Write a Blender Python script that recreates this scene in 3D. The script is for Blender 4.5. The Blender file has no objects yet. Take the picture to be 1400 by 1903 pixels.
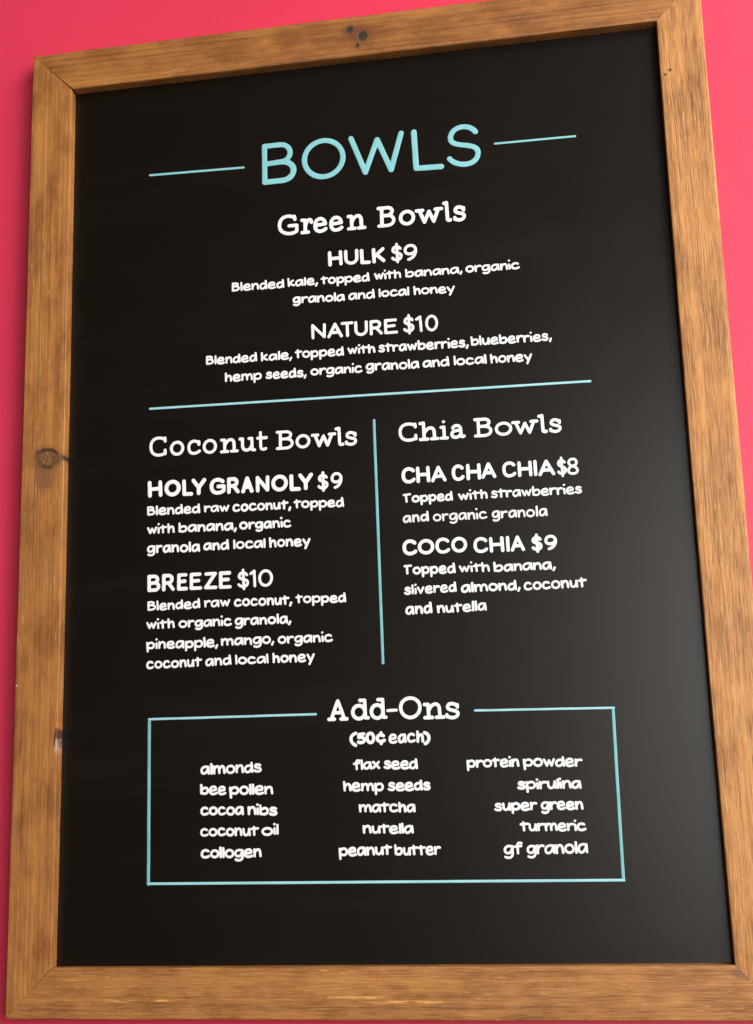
import bpy, bmesh, math, random
from mathutils import Vector, Matrix, noise

# ------------------------------------------------------------------ camera
scene = bpy.context.scene
MM = 0.001
cam_d = bpy.data.cameras.new("camera")
cam = bpy.data.objects.new("camera", cam_d)
scene.collection.objects.link(cam)
scene.camera = cam
cam_d.sensor_fit = 'VERTICAL'
cam_d.sensor_height = 36.0
cam_d.lens = 36.0 * 2310.7 / 1903.0
cam_d.clip_start = 0.05
cam_d.clip_end = 60
right = Vector((0.98668333, 0.16006146, -0.02891938))
up = Vector((0.06035762, -0.19520358, 0.97890373))
back = Vector((0.15103959, -0.9676135, -0.20226504))
mat = Matrix((right, up, back)).transposed().to_4x4()
mat.translation = Vector((0.16488254, -0.99724965, -0.23908856))
cam.matrix_world = mat

# ------------------------------------------------------------------ world and lamps
world = bpy.data.worlds.new("World")
scene.world = world
world.use_nodes = True
bg = world.node_tree.nodes["Background"]
bg.inputs[0].default_value = (1.0, 0.86, 0.76, 1)
bg.inputs[1].default_value = 0.088

def area(name, loc, target, sx, sy, power, col):
    l = bpy.data.lights.new(name, 'AREA')
    l.shape = 'RECTANGLE'; l.size = sx; l.size_y = sy
    l.energy = power; l.color = col
    o = bpy.data.objects.new(name, l)
    scene.collection.objects.link(o)
    o.location = loc
    o.rotation_euler = (Vector(target) - Vector(loc)).to_track_quat('-Z', 'Y').to_euler()
    return o

# daylight through the shop front: one grazing window high on the right, one lower and further forward
area("window_light", (1.75, -1.10, 1.00), (0.15, 0, -0.1), 1.7, 1.8, 66, (1.0, 0.955, 0.90))
area("window_light", (1.45, -2.387, 0.013), (0.12, 0, -0.05), 2.137, 1.411, 72, (1.0, 0.97, 0.93))

scene.view_settings.view_transform = 'Standard'
scene.view_settings.look = 'None'
scene.view_settings.exposure = 0.0
scene.view_settings.gamma = 1.0

# lettering, millimetres on the board face: kind, label, style, [text, x extents, baseline, height, brush width]
LINES = [
 ('title_lettering', 'pale blue capitals reading BOWLS', 'title', [["BOWLS",[[-87.48,-56.14],[-50.78,-10.92],[-8.03,42.13],[48.77,76.6],[79.42,109.49]],[-85.74,277.83,51.22,276.15],39.84,5.44]]),
 ('heading_lettering', 'white heading reading Green Bowls', 'slab', [["Green",[[-73.76,-55.08],[-53.15,-41.62],[-41.46,-28.84],[-27.09,-14.52],[-11.35,6.06]],[-64.52,226.87,-2.35,225.94],14.74,3.59],["Bowls",[[15.68,32.02],[35.15,49.37],[49.37,74.23],[73.76,81.49],[82.58,93.83]],[18.14,225.86,88.13,224.67],14.56,3.52]]),
 ('item_lettering', 'white capitals reading HULK', 'caps', [["HULK",[[-28.82,-16.02],[-14.38,-1.73],[-0.3,9.06],[10.21,21.91]],[-27.04,194.15,20.75,192.85],14.04,3.32]]),
 ('price_lettering', 'white price reading $9, first item', 'caps', [["$9",[[27.17,37.11],[38.34,50.04]],[32.14,192.95,45.35,192.27],15.16,2.32]]),
 ('description_lettering', 'white line reading Blended kale, topped with banana, organic', 'body', [["Blended",[[-116.31,-68.58]],[-116.33,178.55,-68.63,177.66],6.76,2.48],["kale,",[[-65.66,-38.39]],[-65.71,178.2,-38.45,177.86],6.62,2.46],["topped",[[-35.98,7.54]],[-36.05,177.74,7.45,176.76],6.58,2.44],["with",[[11.37,35.32]],[11.27,177.5,35.21,177.13],6.55,2.32],["banana,",[[38.8,88.69]],[38.69,177.0,88.55,176.43],6.51,2.3],["organic",[[91.21,137.78]],[91.07,176.58,137.61,175.68],6.66,2.28]]),
 ('description_lettering', 'white line reading granola and local honey, first item', 'body', [["granola",[[-61.35,-14.79]],[-61.4,162.37,-14.88,160.54],6.77,2.44],["and",[[-11.73,11.64]],[-11.82,160.95,11.54,160.6],6.73,2.42],["local",[[14.97,41.91]],[14.87,161.19,41.8,160.59],6.5,2.31],["honey",[[45.48,81.46]],[45.37,160.76,81.32,159.22],6.47,2.29]]),
 ('item_lettering', 'white capitals reading NATURE', 'caps', [["NATURE",[[-45.23,-32.28],[-30.94,-17.37],[-19.05,-7.87],[-7.09,4.6],[6.27,17.47],[19.02,30.85]],[-43.67,128.08,23.24,127.18],13.63,2.83]]),
 ('price_lettering', 'white price reading $10, second item', 'caps', [["$10",[[35.61,45.18],[46.11,52.16],[54.72,65.74]],[40.26,126.83,60.01,126.33],14.81,2.25]]),
 ('description_lettering', 'white line reading Blended kale, topped with strawberries, blueberries', 'body', [["Blended",[[-140.12,-93.92]],[-140.12,112.43,-93.95,111.89],6.75,2.42],["kale,",[[-90.5,-62.5]],[-90.53,111.84,-62.56,111.39],6.71,2.4],["topped",[[-60.24,-16.74]],[-60.29,111.89,-16.82,110.82],6.91,2.38],["with",[[-13.71,10.69]],[-13.79,111.71,10.6,111.16],6.64,2.36],["strawberries,",[[13.21,91.17]],[13.1,111.03,91.02,109.56],6.99,2.36],["blueberries,",[[92.92,161.18]],[92.77,110.37,160.98,109.35],6.91,2.32]]),
 ('description_lettering', 'white line reading hemp seeds, organic granola and local honey', 'body', [["hemp",[[-123.15,-89.88]],[-123.17,95.49,-89.92,94.92],6.93,2.41],["seeds,",[[-86.48,-50.07]],[-86.51,95.23,-50.14,94.15],6.89,2.39],["organic",[[-46.69,-1.06]],[-46.76,95.26,-1.15,94.32],6.62,2.36],["granola",[[1.98,48.16]],[1.88,95.5,48.04,93.91],6.97,2.36],["and",[[51.06,73.87]],[50.94,94.16,73.72,93.86],6.94,2.34],["local",[[77.55,105.63]],[77.41,94.15,105.48,93.64],6.79,2.33],["honey",[[108.59,143.94]],[108.43,93.64,143.76,92.63],6.75,2.31]]),
 ('heading_lettering', 'white heading reading Coconut Bowls', 'slab', [["Coconut",[[-191.24,-175.7],[-172.63,-159.8],[-156.88,-144.83],[-143.09,-130.37],[-127.62,-111.07],[-111.07,-95.6],[-95.32,-85.18]],[-183.85,32.43,-88.53,31.13],13.28,3.03],["Bowls",[[-78.07,-62.46],[-60.76,-47.91],[-47.34,-25.28],[-26.54,-18.56],[-17.87,-7.4]],[-77.16,31.05,-12.44,30.48],12.53,2.97]]),
 ('item_lettering', 'white capitals reading HOLY GRANOLY', 'caps', [["HOLY",[[-192.4,-179.29],[-177.4,-163.04],[-161.59,-151.76],[-153.21,-140.09]],[-189.42,-3.48,-146.0,-4.11],14.74,3.74],["GRANOLY",[[-136.93,-122.88],[-121.59,-110.46],[-109.03,-98.22],[-96.23,-84.18],[-82.48,-68.09],[-66.68,-56.84],[-58.95,-46.19]],[-130.21,-4.69,-52.34,-5.75],14.57,3.67]]),
 ('price_lettering', 'white price reading $9 after HOLY GRANOLY', 'caps', [["$9",[[-42.42,-32.93],[-30.98,-20.82]],[-38.38,-6.37,-25.15,-6.39],14.44,2.37]]),
 ('description_lettering', 'white line reading Blended raw coconut, topped, first', 'body', [["Blended",[[-192.85,-145.38]],[-192.82,-19.4,-145.39,-20.15],6.9,3.0],["raw",[[-142.11,-119.52]],[-142.11,-19.81,-119.53,-20.4],6.46,2.84],["coconut,",[[-116.81,-65.42]],[-116.83,-20.83,-65.48,-21.6],7.09,2.81],["topped",[[-63.41,-19.95]],[-63.47,-20.93,-20.03,-22.57],6.77,2.78]]),
 ('description_lettering', 'white line reading with banana, organic', 'body', [["with",[[-192.85,-168.08]],[-192.82,-35.75,-168.06,-36.13],6.73,2.86],["banana,",[[-164.93,-112.98]],[-164.91,-36.04,-113.0,-36.97],7.23,2.97],["organic",[[-110.96,-65.67]],[-110.98,-36.69,-65.72,-37.26],7.04,2.8]]),
 ('description_lettering', 'white line reading granola and local honey, above BREEZE', 'body', [["granola",[[-192.7,-145.53]],[-192.67,-52.4,-145.53,-53.85],7.48,2.97],["and",[[-142.68,-120.09]],[-142.68,-52.95,-120.11,-53.43],7.17,2.95],["local",[[-116.45,-88.15]],[-116.47,-53.11,-88.19,-53.65],6.88,2.93],["honey",[[-85.08,-49.37]],[-85.12,-53.57,-49.44,-54.15],7.11,2.9]]),
 ('item_lettering', 'white capitals reading BREEZE', 'caps', [["BREEZE",[[-192.03,-180.69],[-179.05,-167.75],[-165.71,-156.35],[-154.59,-143.78],[-142.16,-130.31],[-128.96,-117.83]],[-190.6,-85.82,-122.95,-86.53],14.77,3.34]]),
 ('price_lettering', 'white price reading $10 after BREEZE', 'caps', [["$10",[[-112.88,-102.86],[-102.32,-96.59],[-94.86,-82.24]],[-106.92,-86.83,-88.3,-86.75],14.64,2.24]]),
 ('description_lettering', 'white line reading Blended raw coconut, topped, second', 'body', [["Blended",[[-191.85,-145.4]],[-191.82,-102.22,-145.4,-102.12],6.68,2.93],["raw",[[-142.04,-119.4]],[-142.05,-101.64,-119.42,-101.97],6.52,2.77],["coconut,",[[-116.07,-65.76]],[-116.09,-102.26,-65.81,-102.92],7.0,2.75],["topped",[[-63.12,-20.07]],[-63.17,-102.02,-20.15,-103.38],6.56,2.72]]),
 ('description_lettering', 'white line reading with organic granola', 'body', [["with",[[-192.81,-167.74]],[-192.78,-117.88,-167.73,-117.87],6.79,2.92],["organic",[[-164.37,-118.02]],[-164.36,-118.15,-118.04,-118.1],6.75,2.9],["granola,",[[-115.5,-66.92]],[-115.52,-118.35,-66.97,-118.56],6.96,2.87]]),
 ('description_lettering', 'white line reading pineapple, mango, organic', 'body', [["pineapple,",[[-192.66,-129.81]],[-192.62,-134.8,-129.82,-135.61],6.98,2.9],["mango,",[[-127.54,-81.57]],[-127.56,-134.81,-81.62,-134.92],6.93,2.86],["organic",[[-78.69,-32.08]],[-78.74,-135.17,-32.16,-135.46],6.87,2.83]]),
 ('description_lettering', 'white line reading coconut and local honey', 'body', [["coconut",[[-192.51,-143.95]],[-192.48,-151.48,-143.95,-151.17],6.94,2.89],["and",[[-141.15,-118.34]],[-141.16,-151.16,-118.35,-150.7],6.91,2.86],["local",[[-115.3,-86.62]],[-115.32,-150.7,-86.66,-150.87],6.62,2.85],["honey",[[-83.61,-47.68]],[-83.65,-151.0,-47.75,-151.24],7.1,2.82]]),
 ('heading_lettering', 'white heading reading Chia Bowls', 'slab', [["Chia",[[28.46,44.22],[45.55,62.92],[63.04,70.85],[72.29,85.1]],[36.5,30.1,81.01,30.01],12.36,3.04],["Bowls",[[92.03,107.5],[109.63,124.08],[123.48,146.09],[145.51,153.25],[154.42,164.82]],[94.13,29.93,160.15,29.33],12.23,2.99]]),
 ('item_lettering', 'white capitals reading CHA CHA CHIA', 'caps', [["CHA",[[29.72,41.4],[42.12,53.75],[54.47,67.49]],[35.27,-5.65,66.38,-6.23],13.79,3.14],["CHA",[[72.01,82.49],[84.15,96.36],[96.6,109.01]],[75.89,-6.37,107.85,-5.93],13.71,3.11],["CHIA",[[114.07,125.46],[126.75,138.67],[139.6,143.1],[143.57,157.29]],[119.61,-5.98,155.74,-6.82],13.49,3.07]]),
 ('price_lettering', 'white price reading $8', 'caps', [["$8",[[159.05,166.8],[167.26,176.6]],[162.69,-7.04,171.34,-7.5],14.15,2.0]]),
 ('description_lettering', 'white line reading Topped with strawberries', 'body', [["Topped",[[30.25,72.13]],[30.14,-22.25,72.0,-22.83],6.54,2.4],["with",[[76.51,101.08]],[76.38,-22.98,100.92,-22.97],6.5,2.38],["strawberries",[[103.67,178.05]],[103.51,-22.89,177.85,-23.56],6.57,2.23]]),
 ('description_lettering', 'white line reading and organic granola', 'thin', [["and",[[29.43,51.53]],[29.32,-39.41,51.4,-39.05],6.75,2.39],["organic",[[54.72,99.93]],[54.59,-39.6,99.78,-39.94],6.71,2.02],["granola",[[103.68,149.15]],[103.52,-40.05,148.95,-40.79],6.9,2.11]]),
 ('item_lettering', 'white capitals reading COCO CHIA', 'caps', [["COCO",[[28.63,40.64],[41.36,54.98],[55.93,68.09],[69.15,82.19]],[34.35,-66.73,75.69,-66.9],13.1,3.08],["CHIA",[[87.42,99.34],[100.5,112.49],[113.65,117.48],[117.72,129.3]],[93.2,-68.12,125.72,-68.53],12.99,3.04]]),
 ('price_lettering', 'white price reading $9 after COCO CHIA', 'caps', [["$9",[[134.7,143.58],[145.31,155.43]],[138.39,-69.01,149.89,-68.96],12.8,2.32]]),
 ('description_lettering', 'white line reading Topped with banana', 'body', [["Topped",[[28.82,71.79]],[28.71,-82.68,71.65,-83.88],6.93,2.66],["with",[[74.57,99.95]],[74.43,-83.54,99.8,-83.93],6.52,2.52],["banana,",[[102.92,153.2]],[102.76,-84.45,153.0,-84.99],6.84,2.74]]),
 ('description_lettering', 'white line reading slivered almond, coconut', 'body', [["slivered",[[28.49,71.99]],[28.38,-99.68,71.85,-99.11],6.76,2.65],["almond,",[[75.54,124.08]],[75.4,-100.26,123.9,-100.46],6.95,2.62],["coconut",[[126.66,177.15]],[126.47,-100.95,176.93,-100.8],7.13,2.35]]),
 ('description_lettering', 'white line reading and nutella', 'body', [["and",[[29.15,51.51]],[29.03,-116.26,51.36,-115.77],7.45,2.89],["nutella",[[55.21,95.85]],[55.07,-116.19,95.68,-115.76],6.93,2.86]]),
 ('heading_lettering', 'white heading reading Add-Ons', 'slab', [["Add",[[-38.08,-20.59],[-18.19,-3.01],[-2.83,11.64]],[-34.32,-199.9,5.23,-199.93],12.71,3.26],["-",[[10.68,20.25]],[10.5,-201.0,20.07,-201.15],11.58,2.88],["Ons",[[21.23,39.56],[40.74,58.51],[58.51,70.19]],[29.81,-200.6,63.18,-201.67],13.48,3.22]]),
 ('note_lettering', 'white note reading (50¢ each)', 'body', [["(50¢",[[-20.21,-13.51],[-14.15,-6.65],[-6.92,1.12],[1.39,9.77]],[-17.28,-219.19,5.56,-219.56],7.8,2.61],["each",[[11.87,40.77]],[11.75,-219.4,40.62,-219.44],7.94,2.77],[")",[[39.92,45.96]],[39.96,-220.3,45.81,-220.39],7.92,2.58]]),
 ('add_on_lettering', 'white list entry reading almonds', 'bold', [["almonds",[[-145.31,-93.51]],[-145.31,-239.81,-93.55,-239.41],7.52,2.53]]),
 ('add_on_lettering', 'white list entry reading bee pollen', 'bold', [["bee",[[-145.51,-123.39]],[-145.51,-255.83,-123.41,-256.57],7.25,2.53],["pollen",[[-120.99,-84.07]],[-121.01,-256.63,-84.12,-257.02],7.33,2.51]]),
 ('add_on_lettering', 'white list entry reading cocoa nibs', 'bold', [["cocoa",[[-145.31,-108.63]],[-145.32,-272.12,-108.66,-272.96],7.19,2.51],["nibs",[[-105.74,-80.77]],[-105.77,-272.66,-80.82,-274.02],7.4,2.49]]),
 ('add_on_lettering', 'white list entry reading coconut oil', 'bold', [["coconut",[[-145.51,-96.28]],[-145.51,-288.9,-96.31,-289.54],7.02,2.49],["oil",[[-94.23,-79.89]],[-94.27,-289.58,-79.93,-288.79],7.1,2.48]]),
 ('add_on_lettering', 'white list entry reading collogen', 'bold', [["collogen",[[-145.07,-94.09]],[-145.07,-306.31,-94.13,-306.13],7.33,2.48]]),
 ('add_on_lettering', 'white list entry reading flax seed', 'bold', [["flax",[[-17.78,4.48]],[-17.86,-239.59,4.38,-239.56],6.8,2.51],["seed",[[7.23,34.96]],[7.13,-239.64,34.83,-240.43],6.91,2.49]]),
 ('add_on_lettering', 'white list entry reading hemp seeds', 'bold', [["hemp",[[-26.29,6.91]],[-26.37,-256.01,6.8,-257.07],7.03,2.5],["seeds",[[10.0,44.54]],[9.89,-256.95,44.41,-257.18],6.99,2.48]]),
 ('add_on_lettering', 'white list entry reading matcha', 'bold', [["matcha",[[-13.81,31.93]],[-13.9,-272.98,31.81,-273.78],6.83,2.47]]),
 ('add_on_lettering', 'white list entry reading nutella', 'bold', [["nutella",[[-11.3,29.85]],[-11.39,-289.44,29.73,-290.35],6.78,2.46]]),
 ('add_on_lettering', 'white list entry reading peanut butter', 'bold', [["peanut",[[-31.13,12.06]],[-31.22,-306.67,11.95,-306.21],7.15,2.46],["butter",[[13.87,51.1]],[13.75,-306.83,50.96,-306.92],6.97,2.44]]),
 ('add_on_lettering', 'white list entry reading protein powder', 'bold', [["protein",[[74.06,115.76]],[73.91,-240.47,115.58,-240.9],6.67,2.35],["powder",[[118.74,165.1]],[118.57,-240.98,164.89,-242.16],6.78,2.32]]),
 ('add_on_lettering', 'white list entry reading spirulina', 'bold', [["spirulina",[[113.28,163.29]],[113.11,-258.4,163.08,-258.94],6.73,2.31]]),
 ('add_on_lettering', 'white list entry reading super green', 'bold', [["super",[[94.26,128.21]],[94.1,-274.5,128.02,-274.45],6.72,2.31],["green",[[130.77,163.78]],[130.58,-274.59,163.57,-274.76],6.83,2.29]]),
 ('add_on_lettering', 'white list entry reading turmeric', 'bold', [["turmeric",[[113.74,165.06]],[113.56,-290.31,164.86,-291.08],6.64,2.29]]),
 ('add_on_lettering', 'white list entry reading gf granola', 'bold', [["gf",[[100.1,115.03]],[99.91,-307.81,114.83,-307.71],7.84,2.29],["granola",[[117.97,165.42]],[117.77,-307.76,165.19,-307.87],7.65,2.27]]),
]
RULES = [
 ('title_rule', 'pale blue rule left of BOWLS', [-192.89, 298.66, -104.63, 296.57], 2.13),
 ('title_rule', 'pale blue rule right of BOWLS', [122.17, 294.08, 191.6, 293.25], 1.95),
 ('divider_rule', 'long pale blue rule under the green bowls', [-191.05, 76.41, 190.56, 71.4], 2.05),
 ('divider_rule', 'upright pale blue rule between the two columns', [7.81, 51.22, 9.26, -154.51], 2.4),
 ('box_rule', 'pale blue rule at the box top, left of Add-Ons', [-189.76, -193.08, -47.61, -193.89], 1.97),
 ('box_rule', 'pale blue rule at the box top, right of Add-Ons', [82.67, -195.52, 192.07, -197.35], 1.86),
 ('box_rule', 'pale blue left side of the add-ons box', [-189.29, -193.63, -189.1, -325.4], 2.77),
 ('box_rule', 'pale blue right side of the add-ons box', [191.43, -197.62, 190.73, -327.56], 2.46),
 ('box_rule', 'pale blue bottom side of the add-ons box', [-189.1, -325.19, 191.11, -327.97], 2.15),
]

# ------------------------------------------------------------------ node helpers
class NT:
    def __init__(s, name):
        s.m = bpy.data.materials.new(name); s.m.use_nodes = True
        s.t = s.m.node_tree; s.b = s.t.nodes["Principled BSDF"]
    def n(s, typ, **kw):
        o = s.t.nodes.new(typ)
        for k, v in kw.items(): setattr(o, k, v)
        return o
    def put(s, sock, v):
        if hasattr(v, 'links') or isinstance(v, bpy.types.NodeSocket): s.t.links.new(v, sock)
        else: sock.default_value = v
    def math(s, op, a, b=0.0, c=0.0, clamp=False):
        o = s.n('ShaderNodeMath', operation=op, use_clamp=clamp)
        s.put(o.inputs[0], a); s.put(o.inputs[1], b); s.put(o.inputs[2], c)
        return o.outputs[0]
    def coord(s, scale=(1,1,1), loc=(0,0,0), src=None):
        if src is None:
            if not hasattr(s, '_tc'): s._tc = s.n('ShaderNodeTexCoord').outputs['Object']
            src = s._tc
        o = s.n('ShaderNodeMapping'); s.put(o.inputs[0], src)
        o.inputs['Scale'].default_value = scale; o.inputs['Location'].default_value = loc
        return o.outputs[0]
    def noise(s, vec, scale=1.0, detail=4.0, rough=0.55, dist=0.0):
        o = s.n('ShaderNodeTexNoise'); s.put(o.inputs['Vector'], vec)
        o.inputs['Scale'].default_value = scale; o.inputs['Detail'].default_value = detail
        o.inputs['Roughness'].default_value = rough; o.inputs['Distortion'].default_value = dist
        return o.outputs[0]
    def step(s, v, lo, hi, a=0.0, b=1.0):
        o = s.n('ShaderNodeMapRange', interpolation_type='SMOOTHSTEP')
        s.put(o.inputs[0], v)
        for i, x in zip((1,2,3,4), (lo, hi, a, b)): o.inputs[i].default_value = x
        return o.outputs[0]
    def ramp(s, v, stops):
        o = s.n('ShaderNodeValToRGB'); s.put(o.inputs[0], v)
        e = o.color_ramp.elements
        while len(e) < len(stops): e.new(0.5)
        for el, (p, c) in zip(e, stops): el.position = p; el.color = (*c, 1)
        return o.outputs[0]
    def mix(s, fac, a, b, mode='MIX'):
        o = s.n('ShaderNodeMix', data_type='RGBA', blend_type=mode)
        s.put(o.inputs[0], fac)
        for sock, v in ((o.inputs[6], a), (o.inputs[7], b)):
            s.put(sock, (*v, 1) if isinstance(v, tuple) else v)
        return o.outputs[2]
    def bump(s, h, strength, dist, prev=None):
        o = s.n('ShaderNodeBump'); s.put(o.inputs['Height'], h)
        o.inputs['Strength'].default_value = strength; o.inputs['Distance'].default_value = dist
        if prev is not None: s.put(o.inputs['Normal'], prev)
        return o.outputs[0]

def wood(name, seed, knots=(), fleck=0.6, tint=(1, 1, 1), rough_sawn=0.0):
    """stained softwood, grain along local x, width along local z. knots: (x, z, rx, rz, kind) in metres"""
    s = NT(name)
    off = (seed*3.7, seed*1.3, seed*2.1)
    warp = s.noise(s.coord((5, 20, 20), off), detail=2)
    base = s.coord((1,1,1))
    add = s.n('ShaderNodeVectorMath', operation='ADD'); s.put(add.inputs[0], base)
    cmb = s.n('ShaderNodeCombineXYZ'); s.put(cmb.inputs[2], s.math('MULTIPLY', s.math('SUBTRACT', warp, 0.5), 0.006))
    s.put(add.inputs[1], cmb.outputs[0]); P = add.outputs[0]
    fibre = s.noise(s.coord((5.5, 450, 450), off, P), detail=6, rough=0.66)
    band = s.noise(s.coord((1.3, 110, 110), off, P), detail=4, rough=0.55)
    fine = s.noise(s.coord((70, 1100, 1100), off, P), detail=3, rough=0.6)
    cloud = s.noise(s.coord((22, 45, 45), (off[1], off[0], 3)), detail=4, rough=0.6)
    cross = s.noise(s.coord((34, 75, 75), (off[2], 1, off[0])), detail=4, rough=0.6)
    v = s.math('MULTIPLY', fibre, 0.44)
    v = s.math('ADD', v, s.math('MULTIPLY', band, 0.24))
    v = s.math('ADD', v, s.math('MULTIPLY', fine, 0.16))
    v = s.math('ADD', v, s.math('MULTIPLY', cloud, 0.22))
    col = s.ramp(v, [(0.34, (0.120, 0.045, 0.014)), (0.45, (0.265, 0.108, 0.031)), (0.53, (0.370, 0.160, 0.047)),
                     (0.62, (0.480, 0.222, 0.068)), (0.72, (0.60, 0.30, 0.10))])
    # greyer, thinner stain in clouds; orange where it took well
    col = s.mix(s.step(cross, 0.50, 0.75, 0, 0.32), col, (0.60, 0.27, 0.060), 'MIX')
    col = s.mix(s.step(cloud, 0.56, 0.36, 0, 0.48), col, (0.62, 0.54, 0.46), 'MULTIPLY')
    col = s.mix(1.0, col, (tint[0], tint[1]*0.925, tint[2]*0.78), 'MULTIPLY')
    ln = s.noise(s.coord((1.6, 620, 620), (off[2], off[0], 1), P), detail=2, rough=0.5)
    lm = s.math('MULTIPLY', s.step(ln, 0.60, 0.68), s.step(s.noise(s.coord((9, 40, 40), (4, off[0], 2)), detail=3), 0.40, 0.60))
    col = s.mix(s.math('MULTIPLY', lm, 0.55), col, (0.12, 0.052, 0.020))
    # pale raised flecks where the stain wore off the fibres
    fl = s.noise(s.coord((62, 640, 640), (1, off[0], off[1]), P), detail=2, rough=0.5)
    fm = s.math('MULTIPLY', s.step(fl, 0.63, 0.72), s.step(s.noise(s.coord((18, 60, 60), off), detail=2), 0.42, 0.62))
    col = s.mix(s.math('MULTIPLY', fm, fleck), col, (0.80, 0.50, 0.18))
    # dark pores
    dk = s.noise(s.coord((60, 700, 700), (off[0], 5, 2), P), detail=2)
    col = s.mix(s.step(dk, 0.36, 0.28, 0, 0.6), col, (0.09, 0.038, 0.014))
    hgt = s.math('ADD', s.math('MULTIPLY', fibre, 0.7), s.math('MULTIPLY', fine, 0.5))
    hgt = s.math('SUBTRACT', s.math('ADD', hgt, s.math('MULTIPLY', fm, 0.35)), s.math('MULTIPLY', lm, 0.6))
    if rough_sawn:
        rs = s.noise(s.coord((48, 820, 820), (off[2], 3, off[1]), P), detail=4, rough=0.6)
        rm = s.step(rs, 0.44, 0.60)
        col = s.mix(s.math('MULTIPLY', rm, rough_sawn*0.55), col, (0.66, 0.40, 0.155))
        col = s.mix(s.step(rs, 0.42, 0.32, 0, rough_sawn*0.75), col, (0.16, 0.075, 0.032))
        hgt = s.math('ADD', hgt, s.math('MULTIPLY', rs, rough_sawn*1.2))
    sep = s.n('ShaderNodeSeparateXYZ'); s.put(sep.inputs[0], base)
    wob = s.math('MULTIPLY', s.math('SUBTRACT', s.noise(s.coord((110, 110, 110), off), detail=5, rough=0.62), 0.5), 0.85)
    for (kx, kz, rx, rz, kind) in knots:
        dx = s.math('DIVIDE', s.math('SUBTRACT', sep.outputs[0], kx), rx)
        dz = s.math('DIVIDE', s.math('SUBTRACT', sep.outputs[2], kz), rz)
        r = s.math('SQRT', s.math('ADD', s.math('MULTIPLY', dx, dx), s.math('MULTIPLY', dz, dz)))
        r = s.math('ADD', r, wob)
        if kind == 'ring':
            col = s.mix(s.step(r, 1.9, 0.9, 0, 0.60), col, (0.17, 0.075, 0.026))
            inner = s.ramp(s.noise(s.coord((300, 300, 420), off), detail=4, rough=0.6), [(0.38, (0.10, 0.045, 0.018)), (0.54, (0.17, 0.085, 0.032)), (0.70, (0.27, 0.145, 0.052))])
            col = s.mix(s.step(r, 0.98, 0.72, 0, 0.85), col, inner)
            thick = s.step(s.noise(s.coord((70, 70, 70), (off[1], 2, 5)), detail=2), 0.35, 0.65, 0.35, 1.0)
            ring = s.math('MULTIPLY', s.step(r, 0.62, 0.92), s.step(r, 1.30, 0.96))
            ring = s.math('MULTIPLY', ring, thick)
            col = s.mix(s.math('MULTIPLY', ring, 0.95), col, (0.028, 0.012, 0.006))
            hgt = s.math('SUBTRACT', hgt, s.math('MULTIPLY', ring, 1.5))
        elif kind == 'stain':
            col = s.mix(s.step(r, 1.25, 0.55, 0, 0.62), col, (0.13, 0.062, 0.030))
        elif kind == 'rust':
            col = s.mix(s.step(r, 1.6, 0.3, 0, 0.9), col, (0.14, 0.042, 0.016))
        elif kind == 'pale':
            col = s.mix(s.step(r, 1.1, 0.8, 0, 0.95), col, (0.78, 0.58, 0.36))
        elif kind == 'streak':
            col = s.mix(s.math('MULTIPLY', s.step(r, 1.5, 0.4, 0, 0.85), s.step(fl, 0.40, 0.56)), col, (0.80, 0.40, 0.095))
        elif kind == 'resin':
            col = s.mix(s.step(r, 1.9, 1.0, 0, 0.7), col, (0.46, 0.16, 0.04))
            col = s.mix(s.step(r, 1.1, 0.75, 0, 0.9), col, (0.055, 0.024, 0.020))
            col = s.mix(s.step(s.math('ADD', r, s.math('MULTIPLY', dx, 0.8)), 0.35, 0.05, 0, 0.85), col, (0.55, 0.36, 0.27))
        else:
            col = s.mix(s.step(r, 2.3, 0.9, 0, 0.62), col, (0.15, 0.060, 0.024))
            core = s.step(r, 1.12, 0.62)
            kc = s.ramp(s.noise(s.coord((700, 700, 700), off), detail=3, rough=0.6), [(0.42, (0.016, 0.009, 0.006)), (0.66, (0.070, 0.042, 0.025))])
            col = s.mix(s.math('MULTIPLY', core, 0.96), col, kc)
            hgt = s.math('SUBTRACT', hgt, s.math('MULTIPLY', core, 0.9))
    s.put(s.b.inputs['Base Color'], col)
    s.put(s.b.inputs['Roughness'], s.step(fibre, 0.3, 0.7, 0.62, 0.44))
    s.b.inputs['Specular IOR Level'].default_value = 0.42
    s.put(s.b.inputs['Normal'], s.bump(hgt, 0.55, 0.0006))
    return s.m

def make_wall_mat():
    s = NT("pink_wall_paint")
    n1 = s.noise(s.coord((1,1,1)), scale=260, detail=3, rough=0.5)
    n2 = s.noise(s.coord((1,1,1)), scale=3.0, detail=3)
    col = s.ramp(n2, [(0.3, (0.68, 0.038, 0.088)), (0.7, (0.715, 0.042, 0.095))])
    s.put(s.b.inputs['Base Color'], col)
    s.b.inputs['Roughness'].default_value = 0.45
    s.b.inputs['Specular IOR Level'].default_value = 0.36
    s.put(s.b.inputs['Normal'], s.bump(s.math('ADD', n1, s.math('MULTIPLY', s.noise(s.coord((1,1,1)), scale=70, detail=2), 1.5)), 0.16, 0.0006))
    return s.m

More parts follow.
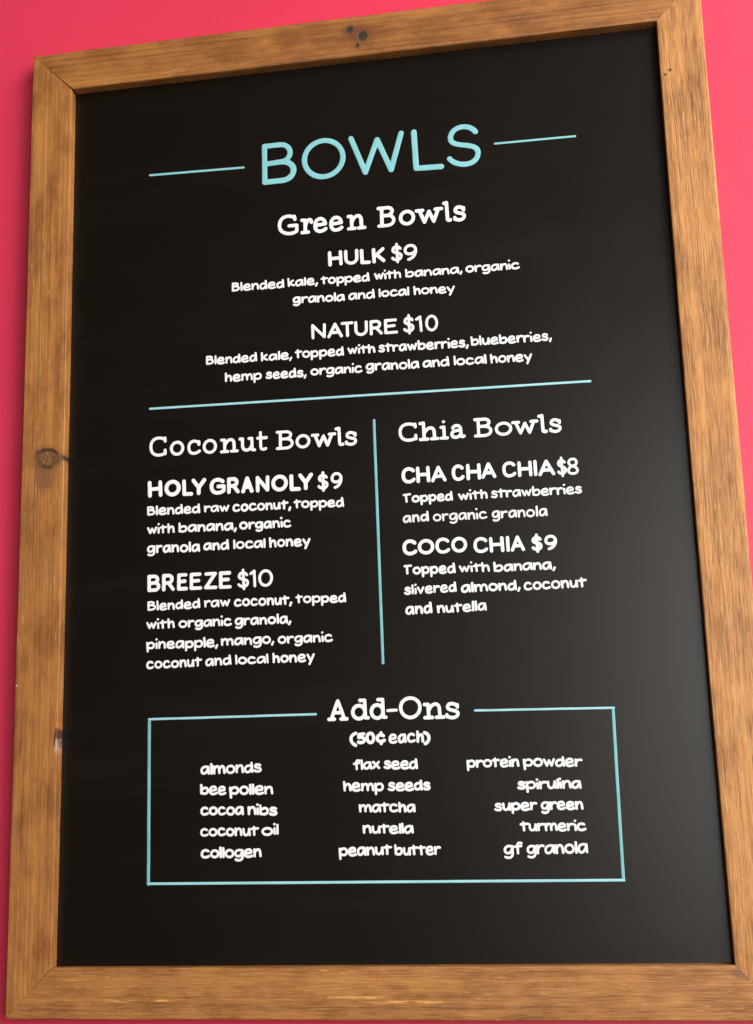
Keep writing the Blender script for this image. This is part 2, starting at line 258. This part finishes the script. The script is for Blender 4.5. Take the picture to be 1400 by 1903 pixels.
def make_panel_mat():
    s = NT("black_chalkboard_paint")
    n1 = s.noise(s.coord((1,1,1)), scale=900, detail=2)
    n2 = s.noise(s.coord((1,1,1), (3,1,2)), scale=7.0, detail=5, rough=0.6)
    # a few dots of dust and stray paint
    v = s.n('ShaderNodeTexVoronoi'); v.feature = 'F1'; v.inputs['Scale'].default_value = 34.0
    s.put(v.inputs['Vector'], s.coord((1,1,1), (1.3, 0.0, 0.7)))
    dots = s.math('MULTIPLY', s.step(v.outputs['Distance'], 0.034, 0.014), s.step(n2, 0.50, 0.58))
    col = s.mix(s.math('MULTIPLY', dots, 0.10), (0.0048, 0.0026, 0.0012), (0.34, 0.30, 0.26))
    # wiped chalk haze
    wip = s.noise(s.coord((3, 1, 24), (0, 0, 4)), detail=4, rough=0.55)
    col = s.mix(s.math('MULTIPLY', s.step(wip, 0.50, 0.78), 0.004), col, (0.7, 0.65, 0.6))
    s.put(s.b.inputs['Base Color'], col)
    s.put(s.b.inputs['Roughness'], s.step(n2, 0.2, 0.8, 0.315, 0.355))
    s.b.inputs['Specular IOR Level'].default_value = 0.35
    s.put(s.b.inputs['Normal'], s.bump(n1, 0.08, 0.0003))
    return s.m

def paint(name, col, thin=None, rough=0.55):
    s = NT(name)
    n = s.noise(s.coord((1,1,1)), scale=330, detail=3, rough=0.6)
    n2 = s.noise(s.coord((1,1,1)), scale=60, detail=2)
    if thin:
        c = s.mix(s.math('ADD', s.step(n2, 0.35, 0.62, 0, 0.75), s.step(n, 0.35, 0.7, 0, 0.25)), thin, col)
    else:
        c = s.mix(s.step(n, 0.35, 0.7, 0, 0.12), col, tuple(x*0.8 for x in col))
    s.put(s.b.inputs['Base Color'], c)
    s.b.inputs['Roughness'].default_value = rough
    s.put(s.b.inputs['Normal'], s.bump(n, 0.15, 0.0002))
    return s.m

M_WALL = make_wall_mat()
M_PANEL = make_panel_mat()
M_WHITE = paint("white_lettering_paint", (0.88, 0.88, 0.89))
M_THIN = paint("thin_white_lettering_paint", (0.84, 0.84, 0.83), (0.68, 0.69, 0.68))
M_BLUE = paint("pale_blue_lettering_paint", (0.235, 0.56, 0.61), (0.21, 0.52, 0.57))
M_BLUE_B = paint("pale_blue_rule_paint", (0.35, 0.68, 0.75), (0.30, 0.61, 0.68))
M_BLUE_D = paint("thin_blue_rule_paint", (0.20, 0.49, 0.54), (0.165, 0.42, 0.465))

def mesh_obj(name, verts, faces, mat, parent=None, smooth=True, label=None):
    me = bpy.data.meshes.new(name)
    me.from_pydata(verts, [], faces); me.update()
    me.materials.append(mat)
    if smooth: me.polygons.foreach_set('use_smooth', [True]*len(me.polygons))
    o = bpy.data.objects.new(name, me)
    scene.collection.objects.link(o)
    if parent is not None: o.parent = parent
    if label: o['label'] = label
    return o

# ------------------------------------------------------------------ wall
WALL_Y = 0.0195
wv, wf = [], []
nx, nz = 60, 60
for j in range(nz+1):
    for i in range(nx+1):
        x = -2.4 + 4.8*i/nx; z = -1.6 + 3.2*j/nz
        wv.append((x, WALL_Y + 0.0, z))
for j in range(nz):
    for i in range(nx):
        a = j*(nx+1)+i; wf.append((a, a+1, a+nx+2, a+nx+1))
wall = mesh_obj("wall", wv, wf, M_WALL, smooth=False)
wall['kind'] = 'structure'
wall['label'] = "smooth bright pink painted wall behind the framed menu board"

# ------------------------------------------------------------------ menu board
board = bpy.data.objects.new("menu_board", None)
scene.collection.objects.link(board)
board.location = (0, 0, 0)
board['label'] = "tall black chalkboard menu in brown stained wood frame, lettered BOWLS, on pink wall"
board['category'] = "menu board"

PANEL_Y = 0.01031

# corners of the frame face, millimetres (x, z): outer and inner, slightly out of true as built
OUT = dict(TL=(-304.9, 427.0), TR=(306.0, 427.2), BR=(304.6, -428.0), BL=(-304.9, -427.2))
INN = dict(TL=(-266.3, 388.6), TR=(267.2, 388.0), BR=(267.4, -388.7), BL=(-266.4, -388.7))
DEPTH = 18.5

def make_rail(cor_a, cor_b, bow_out, bow_in, mat, label, seed, gap_a=0.06, gap_b=0.06, open_a=0.0, open_b=0.0):
    """rail from corner a to corner b; local x along, local z from inner (-) to outer (+)"""
    oa, ob = Vector(OUT[cor_a]), Vector(OUT[cor_b]); ia, ib = Vector(INN[cor_a]), Vector(INN[cor_b])
    mid = (oa+ob+ia+ib)/4
    ux = (ob-oa).normalized()
    uz = Vector((-ux.y, ux.x))
    if (oa-ia).dot(uz) < 0: uz = -uz
    flip = (ux.x*uz.y - ux.y*uz.x) < 0
    def loc(p): q = p-mid; return q.dot(ux), q.dot(uz)
    A, B, a, b = loc(oa), loc(ob), loc(ia), loc(ib)
    # profile: (v, y) v=0 outer edge .. 1 inner edge
    prof = []
    ro, ri, w = 1.3, 0.9, 38.4
    prof.append((0.0, DEPTH)); prof.append((0.0, DEPTH*0.5)); prof.append((0.0, ro+1))
    for k in range(5):
        t = math.pi/2*k/4; prof.append(((ro-ro*math.cos(t))/w, ro-ro*math.sin(t)))
    for k in range(1, 12): prof.append((ro/w+(1-(ro+ri)/w)*k/12, 0.0))
    for k in range(5):
        t = math.pi/2*k/4; prof.append((1-(ri-ri*math.sin(t))/w, ri-ri*math.cos(t)))
    prof.append((1.0, 6.0)); prof.append((1.0, 10.28)); prof.append((0.87, 10.28)); prof.append((0.87, DEPTH))
    n = 220
    verts, faces = [], []
    m = len(prof)
    for i in range(n+1):
        s = i/n
        for (v, y) in prof:
            x0 = A[0]*(1-v)+a[0]*v + gap_a + open_a*max(0.0, v-0.35); x1 = B[0]*(1-v)+b[0]*v - gap_b - open_b*max(0.0, v-0.35)
            x = x0+(x1-x0)*s
            zo = A[1]+(B[1]-A[1])*s + bow_out*4*s*(1-s); zi = a[1]+(b[1]-a[1])*s + bow_in*4*s*(1-s)
            z = zo*(1-v)+zi*v
            k = noise.noise(Vector((x*0.018+seed*9, v*3, y*0.1)))*0.28 + noise.noise(Vector((x*0.11+seed*5, v*8, y*0.3)))*0.16
            k2 = noise.noise(Vector((x*0.35+seed*7, v*14, 2.0)))*0.10
            yy = y
            if y < 1.6: yy = y + k*0.5 + k2
            z += (k+k2)*(1 if v > 0.5 else -1)*(0.55 if v < 0.08 or v > 0.92 else 0.0)
            verts.append((x*MM, yy*MM, z*MM))
    for i in range(n):
        for j in range(m):
            j2 = (j+1) % m
            f = (i*m+j, i*m+j2, (i+1)*m+j2, (i+1)*m+j)
            faces.append(f)
    faces.append(tuple(range(m))[::-1]); faces.append(tuple(n*m+j for j in range(m)))
    if flip: verts = [(x, y, z) for x, y, z in verts]
    o = mesh_obj("frame_rail", verts, faces, mat, board, label=label)
    # local axes: x -> ux, z -> uz ; y depth. Proper rotation only: mirror x when needed
    R = Matrix(((ux.x, 0, uz.x), (0, 1, 0), (ux.y, 0, uz.y)))
    if R.determinant() < 0:
        for vt in o.data.vertices: vt.co.x = -vt.co.x
        R = Matrix(((-ux.x, 0, uz.x), (0, 1, 0), (-ux.y, 0, uz.y)))
    M4 = R.to_4x4(); M4.translation = Vector((mid.x*MM, 0, mid.y*MM))
    o.matrix_local = M4
    bm = bmesh.new(); bm.from_mesh(o.data); bmesh.ops.recalc_face_normals(bm, faces=bm.faces)
    for e in bm.edges:
        if len(e.link_faces) == 2 and e.calc_face_angle(0) > 0.7: e.smooth = False
    bm.to_mesh(o.data); bm.free()
    return o

# ------------------------------------------------------------------ brush lettering
# every letter is a set of brush strokes: M start, L line, C cubic, O cx cy rx ry closed loop
BODY = {
 'a': "M.93 .93 C.62 1.1 .02 1.02 0 .45 C-.02 -.05 .35 -.05 .5 .06 C.72 .2 .86 .55 .92 .9 M.93 .97 L1 .02",
 'b': "M.02 1.52 L.06 .06 M.06 .22 C.25 -.08 .98 -.12 1 .48 C1 1.02 .42 1.02 .1 .62",
 'c': "M.84 .86 C.6 1.12 0 1.06 0 .45 C0 -.12 .6 -.08 .95 .14",
 'd': "M.88 .86 C.6 1.08 .02 1.0 0 .42 C0 -.08 .45 -.05 .62 .1 C.8 .28 .86 .5 .9 .8 M.88 1.55 L.98 .03",
 'e': "M.08 .45 L.84 .55 C1.0 .92 .66 1.08 .48 1.04 C.16 .98 0 .76 0 .44 C0 -.1 .5 -.14 .98 .08",
 'f': "M.78 1.42 C.58 1.62 .34 1.5 .32 1.08 L.36 0 M0 .82 L.74 .92",
 'g': "M.9 .9 C.6 1.08 .02 1.02 0 .5 C0 .02 .5 0 .66 .2 C.8 .4 .88 .6 .9 .88 M.93 .95 L.95 .05 C.95 -.58 .35 -.62 .06 -.4",
 'h': "M0 1.5 L.06 0 M.07 .5 C.3 1.08 .76 1.1 .78 .6 L.84 .02",
 'i': "M.02 .80 L.06 .02 M.0 1.66 L.03 1.68",
 'k': "M.02 1.5 L.05 .0 M.72 1.0 L.12 .45 L.84 .04",
 'l': "M0 1.52 L.05 .02",
 'm': "M0 .96 L.04 .02 M.05 .5 C.22 1.08 .70 1.12 .74 .6 L.77 .04 M.78 .5 C.95 1.08 1.4 1.1 1.44 .6 L1.5 .02",
 'n': "M0 .96 L.04 .02 M.05 .5 C.25 1.08 .76 1.12 .80 .6 L.86 .02",
 'o': "O.5 .49 .5 .5",
 'p': "M0 .96 L.05 -.5 M.05 .58 C.25 1.12 .98 1.12 1.0 .52 C1.0 -.06 .4 -.08 .08 .22",
 'r': "M0 .96 L.05 .02 M.06 .5 C.2 .86 .42 1.06 .74 .90",
 's': "M.74 .88 C.5 1.1 .08 1.06 .1 .76 C.12 .5 .76 .58 .78 .26 C.78 -.06 .24 -.06 0 .14",
 't': "M.32 1.34 L.38 .02 M0 .93 L.9 .99",
 'u': "M0 .95 C.02 .4 0 .02 .36 .02 C.66 .02 .8 .36 .84 .92 M.84 .95 L.9 .02",
 'v': "M0 .95 L.42 .04 L.86 .96",
 'w': "M0 .95 L.34 .05 L.64 .82 L.96 .05 L1.28 .97",
 'x': "M.02 .92 L.9 .04 M.84 .96 L0 .02",
 'y': "M0 .95 L.44 .12 M.92 1.0 L.3 -.5",
 ',': "M.16 .16 L.0 -.28",
 'B': "M.02 1.45 L.03 .02 M.02 1.42 C.5 1.55 .95 1.4 .8 1.05 C.72 .85 .4 .82 .12 .8 C.7 .85 1.08 .66 1.02 .36 C.95 .05 .5 -.02 .03 .03",
 'T': "M0 1.38 L1.05 1.45 M.34 1.4 L.42 .02",
 '(': "M.5 1.42 C-.15 1.1 -.15 .1 .45 -.4",
 ')': "M0 1.42 C.6 1.1 .6 .1 .05 -.28",
 '5': "M.8 1.42 L.12 1.34 L.08 .82 C.5 1.0 .95 .7 .82 .3 C.7 -.05 .25 -.02 0 .1",
 '0': "O.5 .7 .46 .72",
 '¢': "M.85 1.0 C.6 1.3 0 1.2 0 .62 C0 .05 .6 .05 .98 .3 M.5 1.5 L.5 1.2 M.53 .1 L.54 -.2",
}
CAPS = {
 'A': "M0 0 L.5 1 L1 0 M.2 .32 L.8 .32",
 'B': "M0 1 L0 0 M0 1 L.5 1 C.92 1 .95 .54 .52 .52 L0 .5 M.52 .52 C1.08 .52 1.05 0 .55 0 L0 0",
 'C': "M.95 .84 C.72 1.1 0 1.12 0 .5 C0 -.12 .72 -.1 1 .16",
 'E': "M0 1 L0 0 M0 1 L.92 1 M0 .52 L.8 .54 M0 0 L1 .0",
 'G': "M.92 .86 C.68 1.1 0 1.12 0 .5 C0 -.1 .65 -.12 .98 .12 L1 .48 L.56 .48",
 'H': "M0 1 L.02 0 M.97 1 L1 0 M0 .5 L1 .5",
 'I': "M0 1 L.02 0",
 'K': "M0 1 L.03 0 M.94 1.02 L.08 .42 M.32 .56 L1 .04",
 'L': "M0 1 L.04 0 L1 -.02",
 'N': "M.02 0 L0 1 L.98 0.02 L1 1",
 'O': "O.5 .5 .5 .5",
 'R': "M0 1 L.0 0 M0 1 L.5 1 C1 1 1 .48 .5 .47 L0 .46 M.5 .47 L1 .0",
 'S': "M.94 .84 C.72 1.1 .1 1.06 .06 .74 C.04 .42 1.02 .6 1 .26 C.96 -.12 .2 -.06 0 .18",
 'T': "M0 1 L1 1 M.5 1 L.53 0",
 'U': "M0 1 L0 .4 C0 -.14 .98 -.14 1 .4 L1 1",
 'W': "M0 .99 L.27 .02 L.52 .88 L.78 .02 L1 .99",
 'Y': "M0 1 L.5 .42 M1 1.0 L.5 .42 L.5 0",
 'Z': "M.04 1 L.95 1 L0 .02 L1 0",
 '$': "M.92 .80 C.72 1.02 .06 1.02 .06 .72 C.06 .46 1.0 .56 1 .28 C1 -.06 .2 -.04 0 .16 M.5 1.14 L.56 -.14",
 '9': "M.98 .62 C.8 .32 .0 .3 0 .66 C0 1.12 1.02 1.12 1.0 .62 C.99 .3 .7 .06 .3 0",
 '8': "M.5 .53 C1.08 .58 1.0 1.02 .54 1.02 C.02 1.02 -.04 .62 .5 .53 C1.1 .42 1.14 -.01 .5 0 C-.14 .01 -.06 .44 .5 .53",
 '1': "M0 .86 C.3 .9 .6 1.0 .86 1.02 L1 0",
 '0': "O.5 .5 .5 .5",
}
SLAB = {
 'G': "M.86 1.42 L.9 1.14 M.88 1.3 C.62 1.62 0 1.6 0 .72 C0 -.1 .82 -.1 1.0 .18 L1.0 .64 L.56 .64",
 'C': "M.98 1.44 L1 1.16 M.98 1.3 C.72 1.62 0 1.64 0 .74 C0 -.12 .72 -.08 1.0 .16 M1 .4 L1 .1",
 'B': "M0 1.5 L.62 1.5 C1.08 1.5 1.06 .84 .6 .82 L.22 .82 M.6 .82 C1.22 .8 1.2 0 .58 0 L0 0 M.22 1.5 L.22 0",
 'A': "M.22 .0 L.84 1.5 L1.4 0 M0 0 L.48 0 M1.1 0 L1.62 0 M.46 .52 L1.18 .52",
 'O': "O.5 .75 .5 .75",
 'r': "M0 1 L.32 .98 L.32 0 M0 0 L.62 0 M.33 .5 C.46 .92 .66 1.08 .9 .96 L.96 .78",
 'e': "M.06 .5 L.92 .56 C.9 1.16 0 1.2 0 .48 C0 -.14 .66 -.08 .96 .16",
 'n': "M0 .98 L.24 .98 L.26 0 M0 0 L.5 0 M.27 .5 C.46 1.1 1.0 1.14 1.0 .6 L1.02 0 M.78 0 L1.26 0",
 'u': "M0 .98 L.2 .98 L.2 .45 C.2 -.12 .82 -.12 .97 .42 M.74 .98 L.97 .98 L1 .03 L1.2 .0",
 't': "M0 .96 L1 .96 M.32 1.46 L.34 .25 C.36 -.04 .7 -.02 .92 .06",
 'o': "O.5 .5 .5 .5",
 'c': "M.95 .94 L.95 .72 M.94 .84 C.66 1.12 0 1.1 0 .5 C0 -.12 .66 -.1 1 .16",
 'w': "M0 .98 L.42 .98 M.2 .98 L.52 .03 L.86 .86 L1.16 .03 L1.5 .98 M1.3 .98 L1.72 .98",
 'l': "M0 1.46 L.3 1.5 L.34 .14 C.36 .0 .5 0 .66 .04",
 's': "M.86 .92 L.87 .74 M.84 .84 C.6 1.1 .08 1.08 .08 .76 C.1 .46 .92 .58 .9 .26 C.86 -.1 .2 -.08 .04 .12 M.0 .2 L.02 .06",
 'h': "M0 1.46 L.26 1.5 L.28 0 M0 0 L.54 0 M.29 .5 C.5 1.1 1.04 1.14 1.04 .6 L1.06 0 M.82 0 L1.3 0",
 'i': "M.04 .96 L.38 .98 L.4 0 M0 0 L.76 0 M.34 1.5 L.38 1.5",
 'a': "M.1 .82 C.22 1.12 .84 1.16 .84 .62 L.86 .12 C.92 0 1.0 0 1.14 .06 M.84 .58 C.5 .62 0 .6 0 .28 C0 -.1 .66 -.1 .86 .28",
 'd': "O.46 .5 .46 .53 M.56 1.5 L.92 1.5 L.94 .04 L1.14 .02",
 '-': "M0 .74 L1 .76",
}
FONTS = dict(title=CAPS, caps=CAPS, slab=SLAB, body=BODY, thin=BODY, bold=BODY)

def parse(path):
    """-> list of polylines (points), broken where the brush turns sharply"""
    import re
    tok = re.findall(r'[MLCO]|-?\d*\.?\d+', path)
    subs, cur, i, cmd = [], None, 0, None
    def num():
        nonlocal i
        v = float(tok[i]); i += 1; return v
    while i < len(tok):
        if tok[i] in 'MLCO': cmd = tok[i]; i += 1
        if cmd == 'M':
            cur = [(num(), num())]; subs.append(cur)
        elif cmd == 'L':
            x0, y0 = cur[-1]; x1, y1 = num(), num()
            for k in range(1, 7): cur.append((x0+(x1-x0)*k/6, y0+(y1-y0)*k/6))
        elif cmd == 'C':
            p0 = cur[-1]; p1 = (num(), num()); p2 = (num(), num()); p3 = (num(), num())
            for k in range(1, 15):
                t = k/14; a = (1-t)**3; b = 3*t*(1-t)**2; c = 3*t*t*(1-t); d = t**3
                cur.append((a*p0[0]+b*p1[0]+c*p2[0]+d*p3[0], a*p0[1]+b*p1[1]+c*p2[1]+d*p3[1]))
        else:
            cx, cy, rx, ry = num(), num(), num(), num()
            cur = [(cx+rx*math.sin(0.5-2*math.pi*k/32), cy+ry*math.cos(0.5-2*math.pi*k/32)) for k in range(34)]
            subs.append(cur)
    return subs

def brush(poly, hw, rnd, verts, faces, lift):
    """one domed ribbon of paint with round ends along poly (mm); hw half width, lift height mm"""
    pts = [poly[0]]
    for q in poly[1:]:
        if math.hypot(q[0]-pts[-1][0], q[1]-pts[-1][1]) > 0.02: pts.append(q)
    if len(pts) < 2: pts.append((pts[0][0]+0.05, pts[0][1]))
    # split on sharp turns
    runs, cur = [], [pts[0]]
    for i in range(1, len(pts)):
        cur.append(pts[i])
        if i < len(pts)-1:
            a = Vector((pts[i][0]-pts[i-1][0], pts[i][1]-pts[i-1][1])); b = Vector((pts[i+1][0]-pts[i][0], pts[i+1][1]-pts[i][1]))
            if abs(a.angle_signed(b, 0)) > 0.62: runs.append(cur); cur = [pts[i]]
    runs.append(cur)
    ph = rnd.uniform(0, 50)
    for run in runs:
        h = lift*rnd.uniform(0.8, 1.15)
        n = len(run)
        rings = []
        P = [Vector(p) for p in run]
        T = []
        for i in range(n):
            t = P[min(i+1, n-1)]-P[max(i-1, 0)]; T.append(t.normalized())
        def wid(i):
            q = P[i]
            return hw*(1+0.075*noise.noise(Vector((q.x*0.55/hw*1.2, q.y*0.55/hw*1.2, ph)))+0.02)
        base = len(verts); rows = 0
        def addrow(c, nv, w, hs):
            nonlocal rows
            for u, hh in ((-1, 0), (-0.86, 0.75), (-0.42, 0.97), (0.0, 1.04), (0.42, 0.97), (0.86, 0.75), (1, 0)):
                q = c+nv*(u*w)
                verts.append((q.x*MM, (PANEL_Y*1000 - hh*h*hs - 0.002)*MM, q.y*MM))
            rows += 1
        for k in (1.47, 1.2, 0.85, 0.42):
            nv = Vector((-T[0].y, T[0].x)); w = wid(0)
            addrow(P[0]-T[0]*(w*math.sin(k)), nv, w*math.cos(k), min(1, math.cos(k)*1.5))
        for i in range(n):
            addrow(P[i], Vector((-T[i].y, T[i].x)), wid(i), 1+0.22*(i+1)/n)
        for k in (0.42, 0.85, 1.2, 1.47):
            nv = Vector((-T[-1].y, T[-1].x)); w = wid(n-1)
            addrow(P[-1]+T[-1]*(w*math.sin(k)), nv, w*math.cos(k), min(1, math.cos(k)*1.5))
        for r in range(rows-1):
            for c in range(6):
                a = base+r*7+c; faces.append((a, a+7, a+8, a+1))

def glyph_box(subs):
    xs = [x for s in subs for x, y in s]
    return min(xs), max(xs)

def letter(ch, font, x0, x1, yb, hs, sw, rnd, verts, faces, jit, asc=1.0):
    """draw ch with ink between x0 and x1, skeleton height hs above baseline yb (skeleton), brush width sw"""
    subs = parse(font[ch]); a, b = glyph_box(subs)
    X0, X1 = x0+sw/2, x1-sw/2
    if X1 < X0: X0 = X1 = (x0+x1)/2
    sx = (X1-X0)/(b-a) if b-a > 0.08 else hs
    cx = (X0+X1)/2; mid = (a+b)/2
    if b-a <= 0.08 and X1-X0 < 0.3*hs: sx = hs*0.8
    hj = 1+rnd.uniform(-jit, jit)*0.8; yj = rnd.uniform(-jit, jit)*hs*0.5; rot = rnd.uniform(-jit, jit)*0.55; shr = rnd.uniform(-jit, jit)*0.4
    for s in subs:
        pl = []
        jx, jy = rnd.uniform(-jit, jit)*0.25*hs, rnd.uniform(-jit, jit)*0.3*hs
        for x, y in s:
            if y > 1: y = 1+(y-1)*asc
            px = (x-mid)*sx; py = y*hs*hj
            px += shr*py
            qx = px*math.cos(rot)-(py-hs/2)*math.sin(rot); qy = px*math.sin(rot)+(py-hs/2)*math.cos(rot)+hs/2
            pl.append((cx+qx+jx, yb+qy+yj+jy))
        brush(pl, sw/2*(1+rnd.uniform(-0.05, 0.05)), rnd, verts, faces, 0.085 if sw < 4 else 0.1)

WIDE = {'w': 1.0, 'm': 1.0}
def draw_segment(style, seg, rnd, verts, faces):
    text, ext, (bx0, by0, bx1, by1), H, sw = seg
    font = FONTS[style]
    sw *= {'title': 0.88, 'slab': 0.84, 'caps': 0.88 if sw > 2.7 else 1.02}.get(style, 1.0)
    by = lambda x: by0+(by1-by0)*(x-bx0)/(bx1-bx0)
    jit = {'title': 0.0, 'caps': 0.018, 'slab': 0.012}.get(style, 0.05)
    asc = {'slab': 0.9, 'body': 0.74, 'thin': 0.85, 'bold': 0.60}.get(style, 1.0)
    if '(' in text or ')' in text: asc = 0.9
    if len(ext) == len(text):
        for ch, (x0, x1) in zip(text, ext):
            hs = H-sw
            letter(ch, font, x0, x1, by((x0+x1)/2)+sw/2, hs, sw, rnd, verts, faces, jit, asc)
        return
    (x0, x1), = ext
    sw *= {'bold': 0.84, 'body': 0.78, 'thin': 0.82}[style]; H *= 1.0 if style == 'bold' else 0.98; sw = min(sw*0.96, 0.27*H)
    ws = []
    for ch in text:
        a, b = glyph_box(parse(font[ch])); ws.append(max(b-a, 0.0) * rnd.uniform(0.96, 1.04))
    gap = {'bold': -0.02*sw, 'body': 0.16*sw, 'thin': 0.32*sw}[style]
    hs = H-sw
    gaps = []
    for p, q in zip(text, text[1:]):
        g = gap
        if p == 'r' or p == 't': g -= 0.16*sw
        if q == 't': g -= 0.16*sw
        if q == ',': g -= 0.10*sw
        gaps.append(g)
    k = (x1-x0-len(text)*sw-sum(gaps))/max(sum(ws), 0.1)
    x = x0
    for i, (ch, w) in enumerate(zip(text, ws)):
        wd = w*k+sw
        letter(ch, font, x, x+wd, by(x+wd/2)+sw/2, hs, sw*rnd.uniform(0.97, 1.04), rnd, verts, faces, jit, asc)
        x += wd+(gaps[i] if i < len(gaps) else 0)


# ------------------------------------------------------------------ assemble
rail_top = make_rail('TL', 'TR', 0.7, 0.0,
    wood("stained_wood_top", 1.0, [(0.0045, 0.0030, 0.0130, 0.0075, 'rust'), (0.0088, -0.0010, 0.0048, 0.0050, 'knot'), (-0.0030, 0.0076, 0.0034, 0.0036, 'knot'),
          (0.0036, -0.0094, 0.0016, 0.0024, 'knot'), (0.009, 0.012, 0.018, 0.003, 'pale2')][:4], fleck=0.2, tint=(0.84, 0.80, 0.78)),
    "top rail of the frame, brown stained wood with small dark knots at its middle", 1, open_a=2.3)
rail_right = make_rail('TR', 'BR', -0.6, -1.6,
    wood("stained_wood_right", 2.0, [(-0.3405, -0.0122, 0.0012, 0.0012, 'knot'), (-0.3365, -0.0163, 0.0009, 0.001, 'knot')], fleck=0.35, rough_sawn=0.5, tint=(1.10, 1.10, 1.10)),
    "right rail of the frame, rough grained and palest", 2)
rail_bottom = make_rail('BR', 'BL', 0.3, 0.0,
    wood("stained_wood_bottom", 3.0, [(0.016, 0.0030, 0.026, 0.0009, 'streak'), (-0.024, 0.0062, 0.030, 0.0011, 'streak'), (0.206, 0.0055, 0.012, 0.0008, 'streak'), (0.176, 0.0052, 0.010, 0.0009, 'streak'), (-0.274, -0.0140, 0.011, 0.0042, 'stain')], fleck=0.42, rough_sawn=0.3, tint=(0.93, 0.90, 0.88)),  # rail tint darkened: light falling off along the bottom is put into the colour
    "bottom rail of the frame with bright yellow flecks in its grain", 3, open_b=0.9)
rail_left = make_rail('BL', 'TL', -0.3, -0.9,
    wood("stained_wood_left", 4.0, [(0.0190, -0.0030, 0.016, 0.0092, 'stain'), (0.0352, -0.0046, 0.0084, 0.0112, 'ring'), (0.0350, -0.0195, 0.0022, 0.0014, 'knot'),
          (-0.2064, -0.0190, 0.0090, 0.0026, 'resin'), (-0.1613, 0.0176, 0.0009, 0.0007, 'pale')], fleck=0.3),
    "left rail of the frame with an oval ring knot at mid height", 4, open_b=0.3)

# the painted panel, let into the frame's rabbet
pb = bmesh.new()
bmesh.ops.create_cube(pb, size=1.0)
for v in pb.verts:
    v.co = Vector((v.co.x*0.541, PANEL_Y + (v.co.y+0.5)*0.0035, v.co.z*0.785))
me = bpy.data.meshes.new("chalkboard_panel"); pb.to_mesh(me); pb.free()
me.materials.append(M_PANEL)
panel = bpy.data.objects.new("chalkboard_panel", me)
scene.collection.objects.link(panel); panel.parent = board
panel['label'] = "satin black chalkboard panel with hand painted menu lettering"

rnd = random.Random(11)
for kind, label, style, segs in LINES:
    verts, faces = [], []
    for seg in segs: draw_segment(style, seg, rnd, verts, faces)
    mat = M_BLUE if style == 'title' else M_THIN if style == 'thin' or '$10, second' in label else M_WHITE
    mesh_obj(kind, verts, faces, mat, panel, label=label)
for kind, label, (x0, z0, x1, z1), w in RULES:
    verts, faces = [], []
    n = 60
    wob = lambda t: 0.12*noise.noise(Vector((t*5, w, x0)))
    dx, dz = x1-x0, z1-z0; L = math.hypot(dx, dz)
    brush([(x0+dx*i/n-dz/L*wob(i/n), z0+dz*i/n+dx/L*wob(i/n)) for i in range(n+1)], w*0.46, rnd, verts, faces, 0.08)
    mat = M_BLUE if kind == 'title_rule' else (M_BLUE_D if abs(dz) > abs(dx) else M_BLUE_B)
    mesh_obj(kind, verts, faces, mat, panel, label=label)
